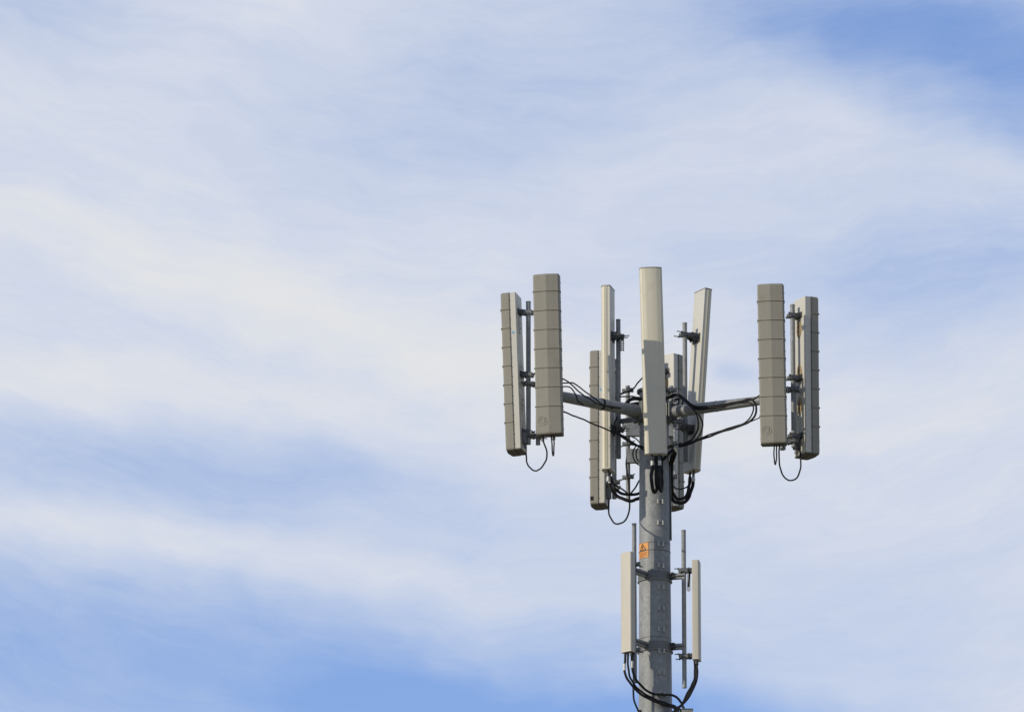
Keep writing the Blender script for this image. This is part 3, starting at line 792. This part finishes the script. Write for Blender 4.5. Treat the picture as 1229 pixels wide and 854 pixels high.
cable('thick cable slanting up right across the mast below the arm joint', [(790, 556, -.26), (797, 550, -.26), (804, 543, -.26), (811, 537.5, -.26), (818, 533.5, -.28), (826, 530.5, -.33)], .019, GB)
# metal tie around the bundle and strap on the left arm
b = MB(); b.cyl(P(810, 535.5, -.26), P(814.5, 541, -.25), .042, .040, 16)
tag(b.build('cable_tie', M_GALV, None, P(810, 535.5, -.26)), 'grey metal tie gripping the cable bundle right of the mast', 'cable tie')
d = Vector((math.cos(ARM_AZ[0]), math.sin(ARM_AZ[0]), 0)); fr = P(722, 490, -.54); s_ = fr.x / d.x
o = HUB + d * s_
b = MB(); b.cyl(o - d * .012, o + d * .012, .0735, n=32)
tag(b.build('cable_tie', M_BLACK, None, o), 'black strap wrapped round the left arm', 'cable tie')
d = Vector((math.cos(ARM_AZ[1]), math.sin(ARM_AZ[1]), 0))
for s_, lab in ((.64, 'pale tie round the right arm, the one nearer the mast'), (.83, 'pale tie round the right arm, the one farther from the mast')):
    o = HUB + d * s_; b = MB(); b.cyl(o - d * .008, o + d * .008, .0732 - s_ * .008, n=32)
    tag(b.build('cable_tie', M_GALV, None, o), lab, 'cable tie', 'pale ties on the right arm')

# cables of the short antennas, running down the mast below the frame
dn = lambda x, y: [(x, y, -.2), (x + 1, 990, -.24), (x + 1, 1600, -.28)]
cable('black cable from the lower left antenna sweeping lowest across the mast',
      [(751, 783, -.44), (749.8, 792, -.44), (749.3, 801, -.44), (751.5, 811, -.43), (758, 821.5, -.40), (767, 830.5, -.36), (778, 837.5, -.30), (789, 842.5, -.26), (800, 846, -.22), (810, 850, -.2)] + dn(815, 866), .0145, GL)
cable('black cable from the lower left antenna just above the lowest sweep',
      [(753.6, 783, -.44), (753.4, 795, -.44), (755.5, 809, -.43), (760, 819, -.40), (768, 828, -.36), (779, 835, -.30), (790, 840, -.26), (802, 844, -.22), (812, 849, -.2)] + dn(818.5, 866), .0125, GL)
cable('black cable from the lower left antenna crossing the mast highest and bending down at right',
      [(759, 783, -.42), (758.3, 792, -.42), (758.8, 802, -.42), (762, 812, -.40), (768, 820.5, -.36), (776, 828, -.30), (784, 831.8, -.26), (794, 833, -.24), (804, 833.2, -.22), (811, 835.5, -.2), (816, 840.5, -.18), (819.5, 847, -.18)] + dn(822, 866), .0145, GL)
cable('black cable hanging from the foot of the lower left pipe',
      [(761.4, 812, -.33), (760.3, 828, -.33), (760.8, 838, -.33), (763, 846, -.33), (766, 853, -.31), (771, 866, -.3), (775, 990, -.27), (776, 1600, -.3)], .0115, GL)
for k, (dx, lab) in enumerate(((0, 'black cable under the lower right antenna, left one'), (1.9, 'black cable under the lower right antenna, middle one'), (3.4, 'black cable under the lower right antenna, right one'))):
    cable(lab, [(833.8 + dx * .5, 793, -.12), (834.2 + dx * .7, 803, -.12), (833.4 + dx, 813, -.13), (830.2 + dx, 822, -.14), (826 + dx, 830, -.15), (821.8 + dx, 838, -.16), (818 + dx * .3, 845, -.18), (813 - dx, 852, -.19), (809 - dx * 1.5, 870, -.2), (808 - dx * 2, 990, -.24), (808 - dx * 2, 1600, -.28)], .0135, GL)
# white marker sleeves on two cables
for x, y, dep, lab in ((749.4, 800, -.44, 'white marker sleeve on the leftmost cable below the lower left antenna'), (758.4, 797, -.42, 'pale marker sleeve on the second cable below the lower left antenna')):
    b = MB(); p0 = P(x + .1, y - 4, dep); b.tube([p0, P(x, y, dep), P(x + .2, y + 4, dep)], .0185, 12, 4)
    tag(b.build('marker_sleeve', M_WHITE, None, p0), lab, 'cable marker', 'marker sleeves on the lower cables')
# small box where the lower cables meet
p = P(824.5, 857, -.16); b = MB(); b.box(p, .13, .12, .10)
bx = thing('junction_box', 'small grey box on the mast where the lower right cables meet, cut by the frame', 'box', p - Vector((0, 0, .05)))
b.build('housing', M_GALV, bx, p - Vector((0, 0, .05)))
b = MB(); b.box(p + Vector((0, 0, .056)), .145, .135, .010); b.build('lid', M_GALVD, bx, p - Vector((0, 0, .05)))
b = MB(); b.bar(p - Vector((.06, 0, 0)), Vector((.16, -.08, p.z)), .04, .03); b.build('mounting_bar', M_GALVD, bx, p - Vector((0, 0, .05)))
